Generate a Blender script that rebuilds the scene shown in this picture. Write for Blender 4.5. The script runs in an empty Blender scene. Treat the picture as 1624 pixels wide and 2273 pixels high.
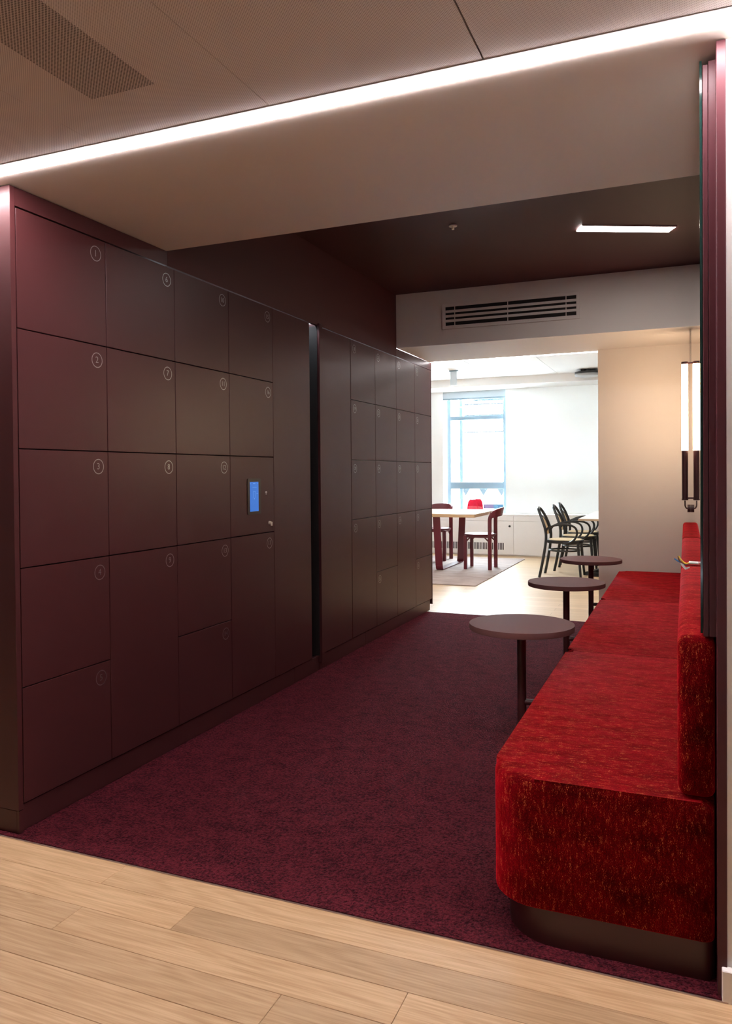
import bpy, bmesh, math, random
from mathutils import Vector, Matrix
random.seed(7)
sc = bpy.context.scene
COL = sc.collection

# ------------------------------------------------------------------ camera
def cam_axes(yaw, pitch, roll):
    f = Vector((-math.sin(yaw)*math.cos(pitch), math.cos(yaw)*math.cos(pitch), math.sin(pitch)))
    r = Vector((math.cos(yaw), math.sin(yaw), 0)); u = r.cross(f)
    c, s = math.cos(roll), math.sin(roll)
    return c*r+s*u, -s*r+c*u, f
cd = bpy.data.cameras.new('camera'); cam = bpy.data.objects.new('camera', cd); COL.objects.link(cam)
r_, u_, f_ = cam_axes(0.392492, -0.014339, -0.008364)
cam.matrix_world = Matrix(((r_.x, u_.x, -f_.x, 0), (r_.y, u_.y, -f_.y, 0), (r_.z, u_.z, -f_.z, 1.25), (0, 0, 0, 1)))
cd.sensor_fit = 'VERTICAL'; cd.sensor_height = 36; cd.lens = 27.13
cd.shift_y = -(1136.5-1076.1)/2273
cd.clip_start = .02; cd.clip_end = 200
sc.camera = cam

# ------------------------------------------------------------------ world, exposure, light strengths
w = bpy.data.worlds.new('sky'); sc.world = w; w.use_nodes = True
bg = w.node_tree.nodes['Background']
bg.inputs[0].default_value = (.80, .91, 1.0, 1); bg.inputs[1].default_value = 75
LED_L, LED_COL = 84, (1.0, .93, .95)
TUBE_L, TUBE_COL = 42, (1.0, .70, .44)
SPOT_L, SPOT_COL = 60, (1.0, .92, .86)
vs = sc.view_settings
vs.view_transform = 'Standard'; vs.look = 'None'; vs.exposure = 0; vs.gamma = 1; vs.use_curve_mapping = False
sc.cycles.use_denoising = True
sc.cycles.max_bounces = 10; sc.cycles.diffuse_bounces = 6; sc.cycles.glossy_bounces = 5
sc.cycles.transparent_max_bounces = 12
sc.cycles.sample_clamp_indirect = 40
# window portals emit nothing: they only tell Cycles where the sky light enters
def portal(name, x, y, z, wx, hz):
    l = bpy.data.lights.new(name, 'AREA'); l.shape = 'RECTANGLE'; l.size = wx; l.size_y = hz
    l.cycles.is_portal = True
    o = bpy.data.objects.new(name, l); COL.objects.link(o)
    o.location = (x, y, z); o.rotation_euler = (math.radians(-90), 0, 0)   # faces into the room (-Y)
    return o
portal('window_portal', -2.99, 11.80, 1.59, .95, 1.92)
portal('blind_window_portal', -1.45, 11.80, 1.59, 1.9, 1.92)

# ------------------------------------------------------------------ materials
def nt(name):
    m = bpy.data.materials.new(name); m.use_nodes = True
    t = m.node_tree; return m, t, t.nodes['Principled BSDF']
def N(t, kind, **kw):
    n = t.nodes.new(kind)
    for k, v in kw.items():
        if k.startswith('i_'):
            k2 = k[2:]; n.inputs[int(k2) if k2.isdigit() else k2].default_value = v
        else: setattr(n, k, v)
    return n
def L(t, a, ai, b, bi): t.links.new(a.outputs[ai], b.inputs[bi])
def ramp(t, stops):
    r = N(t, 'ShaderNodeValToRGB'); e = r.color_ramp.elements
    e[0].position, e[0].color = stops[0][0], (*stops[0][1], 1); e[1].position, e[1].color = stops[1][0], (*stops[1][1], 1)
    for p, c in stops[2:]:
        q = e.new(p); q.color = (*c, 1)
    return r
def coords(t, scale=(1, 1, 1), world=True):
    if world: g = N(t, 'ShaderNodeNewGeometry'); out = 'Position'
    else: g = N(t, 'ShaderNodeTexCoord'); out = 'Object'
    mp = N(t, 'ShaderNodeMapping'); mp.inputs['Scale'].default_value = scale
    L(t, g, out, mp, 'Vector'); return mp
def mat(name, col, rough=.5, metal=0, spec=.5, bump=0, bscale=200, var=0, coat=0):
    m, t, p = nt(name)
    p.inputs['Base Color'].default_value = (*col, 1); p.inputs['Roughness'].default_value = rough
    p.inputs['Metallic'].default_value = metal; p.inputs['Specular IOR Level'].default_value = spec
    if coat: p.inputs['Coat Weight'].default_value = coat; p.inputs['Coat Roughness'].default_value = .15
    if bump or var:
        c = coords(t); n = N(t, 'ShaderNodeTexNoise', i_Scale=bscale, i_Detail=3.0); L(t, c, 0, n, 'Vector')
        if bump:
            b = N(t, 'ShaderNodeBump', i_Strength=bump, i_Distance=.002); L(t, n, 'Fac', b, 'Height'); L(t, b, 0, p, 'Normal')
        if var:
            r = ramp(t, [(.3, tuple(x*(1-var) for x in col)), (.7, tuple(min(1, x*(1+var)) for x in col))])
            L(t, n, 'Fac', r, 0); L(t, r, 0, p, 'Base Color')
    return m
def emit(name, col, s):
    m, t, p = nt(name)
    p.inputs['Base Color'].default_value = (.02, .02, .02, 1) if s < 2 else (.8, .8, .8, 1)
    p.inputs['Specular IOR Level'].default_value = .2
    p.inputs['Emission Color'].default_value = (*col, 1); p.inputs['Emission Strength'].default_value = s
    return m
M = {}
M['burg'] = mat('burgundy_laminate', (.062, .0165, .018), .36, spec=.27, bump=.03, bscale=900)
M['burg_dark'] = mat('burgundy_carcass', (.05, .014, .014), .5)
M['burg_paint'] = mat('burgundy_paint', (.066, .0125, .014), .6, spec=.3, bump=.05, bscale=300)
M['burg_metal'] = mat('burgundy_powder_coat', (.055, .012, .013), .4)
M['burg_edge'] = mat('burgundy_satin_profile', (.078, .018, .024), .4, spec=.3)
M['table_top'] = mat('mauve_laminate', (.175, .08, .075), .7, spec=.04, bump=.02, bscale=700)
M['chair_burg'] = mat('lacquered_burgundy_wood', (.115, .009, .019), .36, spec=.4)
M['white'] = mat('white_paint', (.86, .85, .84), .7, bump=.03, bscale=250)
M['beige'] = mat('warm_white_paint', (.79, .73, .69), .75, bump=.03, bscale=250)
M['soffit'] = mat('soffit_paint', (.66, .57, .51), .7, bump=.02, bscale=250)
M['black'] = mat('black_lacquer', (.012, .012, .013), .35)
M['blackmetal'] = mat('black_steel', (.01, .01, .011), .4)
M['alu'] = mat('grey_blue_aluminium', (.22, .30, .36), .45, metal=.2)
M['blindcloth'] = mat('grey_roller_blind', (.50, .56, .60), .8)
M['chrome'] = mat('brushed_nickel', (.85, .76, .62), .35, metal=.4)
M['ink'] = mat('silver_ink', (.36, .33, .34), .33, metal=.9)
M['inkwhite'] = mat('white_ink', (.95, .93, .93), .6)
M['bezel'] = mat('black_screen_bezel', (.03, .018, .012), .35)
M['mirror'] = mat('mirror_silver', (.92, .93, .92), .015, metal=1)
M['glassedge'] = mat('green_glass_edge', (.01, .03, .026), .1)
M['led'] = emit('led_diffuser', LED_COL, LED_L)
M['led2'] = emit('led_far_diffuser', LED_COL, 20)
M['far_fill_glow'] = emit('added_far_fill_glow', (1.0, .97, .94), 46)  # glow of the added fill strip in the far room
M['tube'] = emit('warm_tube_glow', TUBE_COL, TUBE_L)
M['spot'] = emit('linear_light_diffuser', SPOT_COL, SPOT_L)
M['screen'] = emit('blue_display', (.045, .20, .70), .85)
M['screenink'] = emit('pale_blue_display_marks', (.2, .42, .9), .9)
M['profile'] = mat('white_light_profile', (.75, .72, .72), .4)
M['gap'] = mat('dark_gap', (.01, .006, .006), .8)

def wood(name, light, dark, sx=1.0):
    m, t, p = nt(name)
    g = N(t, 'ShaderNodeNewGeometry'); oi = N(t, 'ShaderNodeObjectInfo')
    mul = N(t, 'ShaderNodeVectorMath', operation='SCALE'); mul.inputs[0].default_value = (37, 91, 13)
    L(t, oi, 'Random', mul, 'Scale')
    add = N(t, 'ShaderNodeVectorMath', operation='ADD'); L(t, g, 'Position', add, 0); L(t, mul, 0, add, 1)
    mp = N(t, 'ShaderNodeMapping'); mp.inputs['Scale'].default_value = (.9*sx, 7, 7); L(t, add, 0, mp, 'Vector')
    n1 = N(t, 'ShaderNodeTexNoise', i_Scale=1.0, i_Detail=2.5, i_Roughness=.45); L(t, mp, 0, n1, 'Vector')
    m1 = N(t, 'ShaderNodeMath', operation='MULTIPLY'); m1.inputs[1].default_value = 85; L(t, n1, 'Fac', m1, 0)
    sn = N(t, 'ShaderNodeMath', operation='SINE'); L(t, m1, 0, sn, 0)
    mp2 = N(t, 'ShaderNodeMapping'); mp2.inputs['Scale'].default_value = (6*sx, 190, 190); L(t, add, 0, mp2, 'Vector')
    n2 = N(t, 'ShaderNodeTexNoise', i_Scale=1.0, i_Detail=3.0); L(t, mp2, 0, n2, 'Vector')
    a = N(t, 'ShaderNodeMath', operation='MULTIPLY_ADD'); a.inputs[1].default_value = .075; L(t, sn, 0, a, 0); L(t, n2, 'Fac', a, 2)
    r = ramp(t, [(.25, dark), (.72, light)]); L(t, a, 0, r, 0)
    hs = N(t, 'ShaderNodeHueSaturation')
    v = N(t, 'ShaderNodeMapRange'); v.inputs['To Min'].default_value = .80; v.inputs['To Max'].default_value = 1.12
    L(t, oi, 'Random', v, 'Value'); L(t, v, 0, hs, 'Value'); L(t, r, 0, hs, 'Color'); L(t, hs, 0, p, 'Base Color')
    p.inputs['Roughness'].default_value = .48
    b = N(t, 'ShaderNodeBump', i_Strength=.06, i_Distance=.001); L(t, n2, 'Fac', b, 'Height'); L(t, b, 0, p, 'Normal')
    return m
M['oak'] = wood('oak_plank', (.64, .43, .245), (.46, .28, .14))
M['oak_table'] = wood('oak_table_top', (.62, .40, .21), (.45, .26, .12))

def farfloor():
    m, t, p = nt('oak_floor_far')
    c = coords(t)
    br = N(t, 'ShaderNodeTexBrick', i_Scale=1.0)
    br.inputs['Brick Width'].default_value = 1.1; br.inputs['Row Height'].default_value = .12
    br.inputs['Mortar Size'].default_value = .0015; br.inputs['Color1'].default_value = (.52, .34, .19, 1)
    br.inputs['Color2'].default_value = (.62, .42, .25, 1); br.inputs['Mortar'].default_value = (.25, .15, .08, 1)
    L(t, c, 0, br, 'Vector')
    mp = coords(t, (4, 120, 1)); n = N(t, 'ShaderNodeTexNoise', i_Scale=1.0, i_Detail=3.0); L(t, mp, 0, n, 'Vector')
    mx = N(t, 'ShaderNodeMix', data_type='RGBA', blend_type='MULTIPLY'); mx.inputs[0].default_value = .5
    r = ramp(t, [(.3, (.7, .7, .7)), (.7, (1, 1, 1))]); L(t, n, 'Fac', r, 0)
    L(t, br, 'Color', mx, 6); L(t, r, 0, mx, 7); L(t, mx, 2, p, 'Base Color')
    p.inputs['Roughness'].default_value = .38
    return m
M['farfloor'] = farfloor()

def carpet():
    m, t, p = nt('burgundy_loop_carpet')
    c = coords(t)
    n = N(t, 'ShaderNodeTexNoise', i_Scale=110.0, i_Detail=4.0, i_Roughness=.7); L(t, c, 0, n, 'Vector')
    n2 = N(t, 'ShaderNodeTexNoise', i_Scale=14.0, i_Detail=3.0); L(t, c, 0, n2, 'Vector')
    v = N(t, 'ShaderNodeTexVoronoi', i_Scale=170.0); L(t, c, 0, v, 'Vector')
    mx = N(t, 'ShaderNodeMath', operation='MULTIPLY_ADD'); mx.inputs[1].default_value = .25; L(t, n2, 'Fac', mx, 0); L(t, n, 'Fac', mx, 2)
    r = ramp(t, [(.50, (.018, .002, .004)), (.76, (.15, .017, .027))]); L(t, mx, 0, r, 0); L(t, r, 0, p, 'Base Color')
    ad = N(t, 'ShaderNodeMath', operation='SUBTRACT'); L(t, n, 'Fac', ad, 0); L(t, v, 'Distance', ad, 1)
    b = N(t, 'ShaderNodeBump', i_Strength=.9, i_Distance=.008); L(t, ad, 0, b, 'Height'); L(t, b, 0, p, 'Normal')
    p.inputs['Roughness'].default_value = .95; p.inputs['Specular IOR Level'].default_value = .1
    p.inputs['Sheen Weight'].default_value = .12; p.inputs['Sheen Tint'].default_value = (.7, .1, .2, 1); p.inputs['Sheen Roughness'].default_value = .5
    return m
M['carpet'] = carpet()

def velvet():
    m, t, p = nt('red_chenille_velvet')
    g = N(t, 'ShaderNodeNewGeometry'); sep = N(t, 'ShaderNodeSeparateXYZ'); L(t, g, 'True Normal', sep, 0)
    ab = N(t, 'ShaderNodeMath', operation='ABSOLUTE'); L(t, sep, 'Z', ab, 0)
    def tex(c, sc_, det):
        n = N(t, 'ShaderNodeTexNoise', i_Scale=1.0, i_Detail=det, i_Roughness=.6); L(t, coords(t, sc_), 0, n, 'Vector'); return n
    fa, fb = tex(0, (230, 700, 600), 2.0), tex(0, (700, 700, 240), 2.0)       # single threads
    ca, cb = tex(0, (40, 120, 90), 2.0), tex(0, (120, 120, 34), 2.0)             # clusters of threads
    sel = N(t, 'ShaderNodeMapRange'); sel.inputs['From Min'].default_value = .45; sel.inputs['From Max'].default_value = .75; L(t, ab, 0, sel, 'Value')
    def comb(f, c):
        q = N(t, 'ShaderNodeMath', operation='MULTIPLY_ADD'); q.inputs[1].default_value = .38; L(t, c, 'Fac', q, 0)
        h = N(t, 'ShaderNodeMath', operation='MULTIPLY'); h.inputs[1].default_value = .62; L(t, f, 'Fac', h, 0); L(t, h, 0, q, 2); return q
    na, nb = comb(fa, ca), comb(fb, cb)
    mx = N(t, 'ShaderNodeMix', data_type='FLOAT'); L(t, sel, 0, mx, 0); L(t, nb, 0, mx, 2); L(t, na, 0, mx, 3)
    big = coords(t, (9, 22, 16)); n3 = N(t, 'ShaderNodeTexNoise', i_Scale=1.0, i_Detail=3.0); L(t, big, 0, n3, 'Vector')
    base = ramp(t, [(.30, (.03, .0003, .0008)), (.62, (.12, .0008, .002))]); L(t, n3, 'Fac', base, 0)
    fl = ramp(t, [(.572, (0, 0, 0)), (.66, (1, 1, 1))]); L(t, mx, 0, fl, 0)
    dk = ramp(t, [(.40, (.25, .25, .25)), (.54, (1, 1, 1))]); L(t, mx, 0, dk, 0)
    m2 = N(t, 'ShaderNodeMix', data_type='RGBA', blend_type='MULTIPLY'); m2.inputs[0].default_value = 1; L(t, base, 0, m2, 6); L(t, dk, 0, m2, 7)
    m3 = N(t, 'ShaderNodeMix', data_type='RGBA'); L(t, fl, 0, m3, 0); L(t, m2, 2, m3, 6); m3.inputs[7].default_value = (.50, .15, .05, 1)
    L(t, m3, 2, p, 'Base Color')
    p.inputs['Roughness'].default_value = .8; p.inputs['Specular IOR Level'].default_value = .03
    out = t.nodes['Material Output']
    sh = N(t, 'ShaderNodeBsdfSheen'); sh.inputs['Color'].default_value = (1, .008, .03, 1); sh.inputs['Roughness'].default_value = .6
    shc = ramp(t, [(.34, (.72, .004, .016)), (.60, (1, .010, .034))]); L(t, n3, 'Fac', shc, 0)
    shm = N(t, 'ShaderNodeMix', data_type='RGBA', blend_type='MULTIPLY'); shm.inputs[0].default_value = .38; L(t, shc, 0, shm, 6); L(t, dk, 0, shm, 7); L(t, shm, 2, sh, 'Color')
    ash = N(t, 'ShaderNodeAddShader'); L(t, p, 0, ash, 0); L(t, sh, 0, ash, 1); L(t, ash, 0, out, 0)
    bp = N(t, 'ShaderNodeBump', i_Strength=.5, i_Distance=.002); L(t, mx, 0, bp, 'Height'); L(t, bp, 0, p, 'Normal')
    return m
M['velvet'] = velvet()

def perforated(name, scale, col, hole, lo, hi):
    m, t, p = nt(name)
    c = coords(t); c.inputs['Rotation'].default_value = (0, 0, math.radians(45))
    c.inputs['Scale'].default_value = (1, 1, 0)
    v = N(t, 'ShaderNodeTexVoronoi', i_Scale=scale, i_Randomness=0.0); v.voronoi_dimensions = '2D'; L(t, c, 0, v, 'Vector')
    r = ramp(t, [(lo, hole), (hi, col)]); L(t, v, 'Distance', r, 0); L(t, r, 0, p, 'Base Color')
    p.inputs['Roughness'].default_value = .6
    return m
M['perf'] = perforated('fine_perforated_metal', 210, (.66, .57, .52), (.33, .26, .23), .22, .40)
M['perf2'] = perforated('coarse_perforated_metal', 150, (.55, .46, .41), (.12, .09, .08), .28, .46)

def rugmat():
    m, t, p = nt('grey_brown_rug')
    c = coords(t, (1, 3, 1)); n = N(t, 'ShaderNodeTexNoise', i_Scale=3.0, i_Detail=6.0, i_Roughness=.7); L(t, c, 0, n, 'Vector')
    r = ramp(t, [(.35, (.27, .20, .18)), (.65, (.44, .34, .31))]); L(t, n, 'Fac', r, 0); L(t, r, 0, p, 'Base Color')
    p.inputs['Roughness'].default_value = .9
    return m
M['rug'] = rugmat()
def cane():
    m, t, p = nt('woven_cane')
    c = coords(t); k = N(t, 'ShaderNodeTexChecker', i_Scale=160.0); L(t, c, 0, k, 'Vector')
    k.inputs['Color1'].default_value = (.78, .58, .33, 1); k.inputs['Color2'].default_value = (.62, .42, .21, 1)
    L(t, k, 0, p, 'Base Color'); p.inputs['Roughness'].default_value = .5
    return m
M['cane'] = cane()
def translucent(name, col, fac):
    m, t, p = nt(name); out = t.nodes['Material Output']
    d = N(t, 'ShaderNodeBsdfDiffuse'); d.inputs[0].default_value = (*col, 1)
    tr = N(t, 'ShaderNodeBsdfTranslucent'); tr.inputs[0].default_value = (*col, 1)
    x = N(t, 'ShaderNodeMixShader'); x.inputs[0].default_value = fac
    L(t, d, 0, x, 1); L(t, tr, 0, x, 2); L(t, x, 0, out, 0); return m
M['blindglow'] = translucent('white_translucent_blind', (.86, .86, .85), .085)
def glass():
    m, t, p = nt('window_glass'); out = t.nodes['Material Output']
    a = N(t, 'ShaderNodeBsdfTransparent'); a.inputs[0].default_value = (.93, .97, .97, 1)
    g = N(t, 'ShaderNodeBsdfGlossy'); g.inputs['Roughness'].default_value = .02
    x = N(t, 'ShaderNodeMixShader'); x.inputs[0].default_value = .06
    L(t, a, 0, x, 1); L(t, g, 0, x, 2); L(t, x, 0, out, 0); return m
M['glass'] = glass()

# ------------------------------------------------------------------ builders
def link(name, me, m, parent=None, origin=None):
    o = bpy.data.objects.new(name, me); COL.objects.link(o)
    if m is not None: me.materials.append(m)
    if parent is not None:
        o.parent = parent
    return o
def smooth(me, ang=40):
    for f in me.polygons: f.use_smooth = True
    try: me.set_sharp_from_angle(angle=math.radians(ang))
    except Exception: pass
def from_bm(name, bm, m, parent=None, sm=False):
    bmesh.ops.recalc_face_normals(bm, faces=bm.faces[:])
    if parent is not None:                       # geometry is written in world axes: bring it to the parent's frame
        inv = parent.get('_inv')
        if inv is None:
            bmesh.ops.translate(bm, verts=bm.verts[:], vec=-world_loc(parent))
    me = bpy.data.meshes.new(name); bm.to_mesh(me); bm.free()
    if sm: smooth(me)
    return link(name, me, m, parent)
def world_loc(o):
    v = Vector((0, 0, 0))
    while o is not None:
        v += o.location; o = o.parent
    return v
def add_box(bm, a, b, bevel=0, seg=1):
    x0, y0, z0 = (min(a[i], b[i]) for i in range(3)); x1, y1, z1 = (max(a[i], b[i]) for i in range(3))
    vs_ = [bm.verts.new(p) for p in ((x0, y0, z0), (x1, y0, z0), (x1, y1, z0), (x0, y1, z0), (x0, y0, z1), (x1, y0, z1), (x1, y1, z1), (x0, y1, z1))]
    fs = [bm.faces.new([vs_[i] for i in q]) for q in ((0, 3, 2, 1), (4, 5, 6, 7), (0, 1, 5, 4), (1, 2, 6, 5), (2, 3, 7, 6), (3, 0, 4, 7))]
    if bevel:
        es = list({e for f in fs for e in f.edges})
        bmesh.ops.bevel(bm, geom=es, offset=bevel, segments=seg, profile=.5, affect='EDGES')
def box(name, a, b, m, parent=None, bevel=0, seg=1, sm=False):
    bm = bmesh.new(); add_box(bm, a, b, bevel, seg)
    return from_bm(name, bm, m, parent, sm)
def prism(bm, pts, z0, z1, bevel_top=0, bevel_bot=0, seg=4):
    lo = [bm.verts.new((x, y, z0)) for x, y in pts]; hi = [bm.verts.new((x, y, z1)) for x, y in pts]
    n = len(pts)
    fb = bm.faces.new(lo[::-1]); ft = bm.faces.new(hi)
    for i in range(n): bm.faces.new((lo[i], lo[(i+1) % n], hi[(i+1) % n], hi[i]))
    if bevel_top: bmesh.ops.bevel(bm, geom=list(ft.edges), offset=bevel_top, segments=seg, profile=.5, affect='EDGES')
    if bevel_bot: bmesh.ops.bevel(bm, geom=list(fb.edges), offset=bevel_bot, segments=seg, profile=.5, affect='EDGES')
def spline(pts, n=8):
    P = [Vector(p) for p in pts]; out = []
    for i in range(len(P)-1):
        p0 = P[max(i-1, 0)]; p1 = P[i]; p2 = P[i+1]; p3 = P[min(i+2, len(P)-1)]
        for k in range(n):
            s = k/n
            out.append(.5*((2*p1)+(p2-p0)*s+(2*p0-5*p1+4*p2-p3)*s*s+(3*p1-p0-3*p2+p3)*s**3))
    out.append(P[-1]); return out
def add_tube(bm, path, r, sides=10, closed=False, flat=1.0, r_end=None):
    P = [Vector(p) for p in path]; n = len(P); rings = []
    t0 = (P[1]-P[0]).normalized(); up = Vector((0, 0, 1)) if abs(t0.z) < .9 else Vector((1, 0, 0))
    nrm = (up-t0*up.dot(t0)).normalized()
    for i, p in enumerate(P):
        if closed: tg = (P[(i+1) % n]-P[i-1]).normalized()
        else: tg = (P[min(i+1, n-1)]-P[max(i-1, 0)]).normalized()
        nrm = (nrm-tg*nrm.dot(tg)).normalized(); bi = tg.cross(nrm)
        rr = r if r_end is None else r+(r_end-r)*i/(n-1)
        rings.append([bm.verts.new(p+nrm*math.cos(a)*rr*flat+bi*math.sin(a)*rr) for a in [2*math.pi*k/sides for k in range(sides)]])
    m_ = n if closed else n-1
    for i in range(m_):
        A, B = rings[i], rings[(i+1) % n]
        for k in range(sides): bm.faces.new((A[k], A[(k+1) % sides], B[(k+1) % sides], B[k]))
    if not closed: bm.faces.new(rings[0][::-1]); bm.faces.new(rings[-1])
def tube(name, path, r, m, parent=None, sides=10, closed=False, flat=1.0, r_end=None):
    bm = bmesh.new(); add_tube(bm, path, r, sides, closed, flat, r_end); return from_bm(name, bm, m, parent, True)
def circle(cx, cy, r, n=48): return [(cx+r*math.cos(2*math.pi*k/n), cy+r*math.sin(2*math.pi*k/n)) for k in range(n)]
def disc(name, cx, cy, r, z0, z1, m, parent=None, bevel=0, n=48, seg=2):
    bm = bmesh.new(); prism(bm, circle(cx, cy, r, n), z0, z1, bevel, bevel, seg); return from_bm(name, bm, m, parent, True)
def thing(name, label, cat, loc=(0, 0, 0), group=None):
    o = bpy.data.objects.new(name, None); COL.objects.link(o); o.location = loc; o.empty_display_size = .1
    o['label'] = label; o['category'] = cat
    if group: o['group'] = group
    return o
def tag(o, label, cat, group=None):
    o['label'] = label; o['category'] = cat
    if group: o['group'] = group
    return o
def struct(o): o['kind'] = 'structure'; return o
def dup(root, loc, rotz, label):
    r = root.copy(); COL.objects.link(r); r.location = loc; r.rotation_euler = (0, 0, rotz); r['label'] = label
    for ch in list(root.children):
        c = ch.copy(); COL.objects.link(c); c.parent = r
        for g in ch.children:
            d = g.copy(); COL.objects.link(d); d.parent = c
    return r

# ================================================================== the setting
F = -2.14            # plane of the locker fronts
ZC = 2.255           # low ceiling
# --- floors
fl = struct(box('floor', (-6.2, -6.2, -.12), (4.2, 1.976, -.014), M['gap']))
row = 0; y1 = 1.976
starts = {0: [-1.66, .35], 1: [-1.314, .9], 2: [-1.62, -.62, .6], 3: [-2.3, -.9, .5], 4: [-1.95, -.72, .8], 5: [-2.2, -.35, 1.0]}
while y1 > .55:
    y0 = y1-.12
    js = starts.get(row) or [-2.6+random.random()*.9+1.25*k for k in range(4)]
    xs = [-6.2]+sorted(js)+[4.2]
    for a, b in zip(xs[:-1], xs[1:]):
        box('plank', (a+.0006, y0+.0006, -.014), (b-.0006, y1-.0006, 0), M['oak'], fl, bevel=.0008)
    y1 = y0; row += 1
bm = bmesh.new()
while y1 > -6.05:
    y0 = y1-.12
    xs = [-6.2]+[-2.6+random.random()*.9+1.25*k for k in range(4)]+[4.2]
    for a, b in zip(xs[:-1], xs[1:]): add_box(bm, (a+.0006, y0+.0006, -.014), (b-.0006, y1-.0006, 0))
    y1 = y0
o = from_bm('plank_field', bm, M['oak'], fl); o['kind'] = 'stuff'
cp = box('carpet_floor', (-6.2, 1.978, -.05), (.09, 6.60, .006), M['carpet']); struct(cp); cp.name = 'floor_carpet'
tr = struct(box('trim_1', (-6.2, 1.9745, -.01), (.09, 1.979, .003), mat('brass_trim_strip', (.45, .36, .34), .35, metal=.8)))
ff = struct(box('floor_far', (-6.2, 6.60, -.05), (2.2, 12.0, 0), M['farfloor']))

# --- near ceiling: perforated panels, light slot, smooth soffit
ce = struct(box('ceiling', (-6.2, -6.2, ZC+.02), (4.2, 1.862, ZC+.08), M['gap']))
xs = [-6.2, -4.8, -3.43, -2.833, -2.237, -1.641, -1.045, -.452, .144, .74, 1.336, 1.932, 2.528, 4.2]
for a, b in zip(xs[:-1], xs[1:]):
    for q0, q1 in ((-6.2, -1.35), (-1.35, .25), (.25, 1.860)):
        wd = .002 if (abs(b+.452) < .01) else .0004
        wa = .002 if (abs(a+.452) < .01) else .0004
        box('ceiling_panel', (a+wa, q0+.001, ZC), (b-wd, q1-.001, ZC+.02), M['perf'], ce, bevel=.0006)
box('air_grille', (-1.46, .75, ZC-.0012), (-1.255, 1.638, ZC+.001), M['perf2'], ce)
box('light_slot_edge', (-6.2, 1.862, ZC-.001), (4.2, 1.876, ZC+.03), M['profile'], ce)
so = struct(box('ceiling_soffit', (-6.2, 1.932, ZC), (4.2, 2.87, ZC+.03), M['soffit']))
box('fascia', (F-.3, 2.84, ZC+.0305), (.07, 2.87, 2.70), M['burg_paint'], so)
struct(box('ceiling_burgundy', (F-.3, 2.87, 2.68), (.09, 5.85, 2.74), M['burg_paint']))
# --- beam with vent
be = struct(box('ceiling_beam', (F, 5.83, ZC), (.07, 6.70, 2.68), M['beige']))
# --- walls
wl = struct(box('wall_left', (F-.02, 2.87, 2.188), (F, 5.83, 2.68), M['burg_paint']))
struct(box('wall_left_near', (-6.2, 1.9955, -.1), (-2.618, 2.08, ZC), M['burg']))
struct(box('wall_left_back', (-2.76, 2.085, 0), (-2.64, 6.73, 2.75), M['burg_dark']))
wr = struct(box('wall_right', (.07, 2.03, 0), (.16, 6.62, 2.74), M['burg_paint']))
struct(box('wall_return', (-.665, 6.62, 0), (.5, 6.74, ZC), M['beige']))
struct(box('wall_right_near', (.089, 1.998, -.1), (4.2, 2.09, ZC), M['white']))
struct(box('baseboard_right', (.0765, 1.975, -.012), (4.2, 1.9975, .076), M['white'], bevel=.002))
tp = struct(box('trim_2', (.068, 1.992, 0), (.0885, 2.06, ZC-.002), M['burg_edge'], bevel=.001))
struct(box('wall_back', (-6.2, -6.3, 0), (4.2, -6.2, ZC+.1), M['beige']))
struct(box('wall_side_left', (-6.3, -6.3, 0), (-6.2, 2.08, ZC+.1), M['beige']))
struct(box('wall_side_right', (4.2, -6.3, 0), (4.3, 2.09, ZC+.1), M['beige']))
# --- far room
struct(box('wall_far_near_left', (-6.2, 6.735, 0), (-2.2, 6.80, 2.75), M['white']))
struct(box('wall_far_near_right', (.07, 6.62, 0), (2.2, 6.74, 2.75), M['white']))
struct(box('wall_far_left', (-6.3, 6.6, 0), (-6.2, 12, 2.75), M['white']))
struct(box('wall_far_right', (2.2, 6.6, 0), (2.3, 12, 2.75), M['white']))
fc = struct(box('ceiling_far', (-6.2, 6.70, 2.64), (2.2, 12, 2.72), M['gap']))
for k in range(-5, 6):
    a = -1.638+.872*k*1.0; b = a+.872
    a, b = max(a, -6.2), min(b, 2.2)
    if b-a < .05: continue
    for q0, q1 in ((6.70, 8.9), (8.9, 11.02)):
        box('ceiling_panel', (a+.003, q0+.002, 2.62), (b-.003, q1-.002, 2.64), M['white'], fc, bevel=.001)
struct(box('ceiling_bulkhead', (-6.2, 11.0, 2.51), (2.2, 11.9, 2.635), M['white']))
# upper wall of the beam toward the far room
struct(box('wall_above_beam', (-6.2, 6.66, 2.30), (2.2, 6.70, 2.72), M['white']))
wf = struct(box('wall_far', (-6.2, 11.62, 0), (2.2, 12.0, .60), M['white']))
for a, b in ((-6.2, -3.50), (-2.512, -2.50), (-.52, 2.2)):
    box('pier', (a, 11.62, .60), (b, 12.0, 2.66), M['white'], wf)
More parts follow.
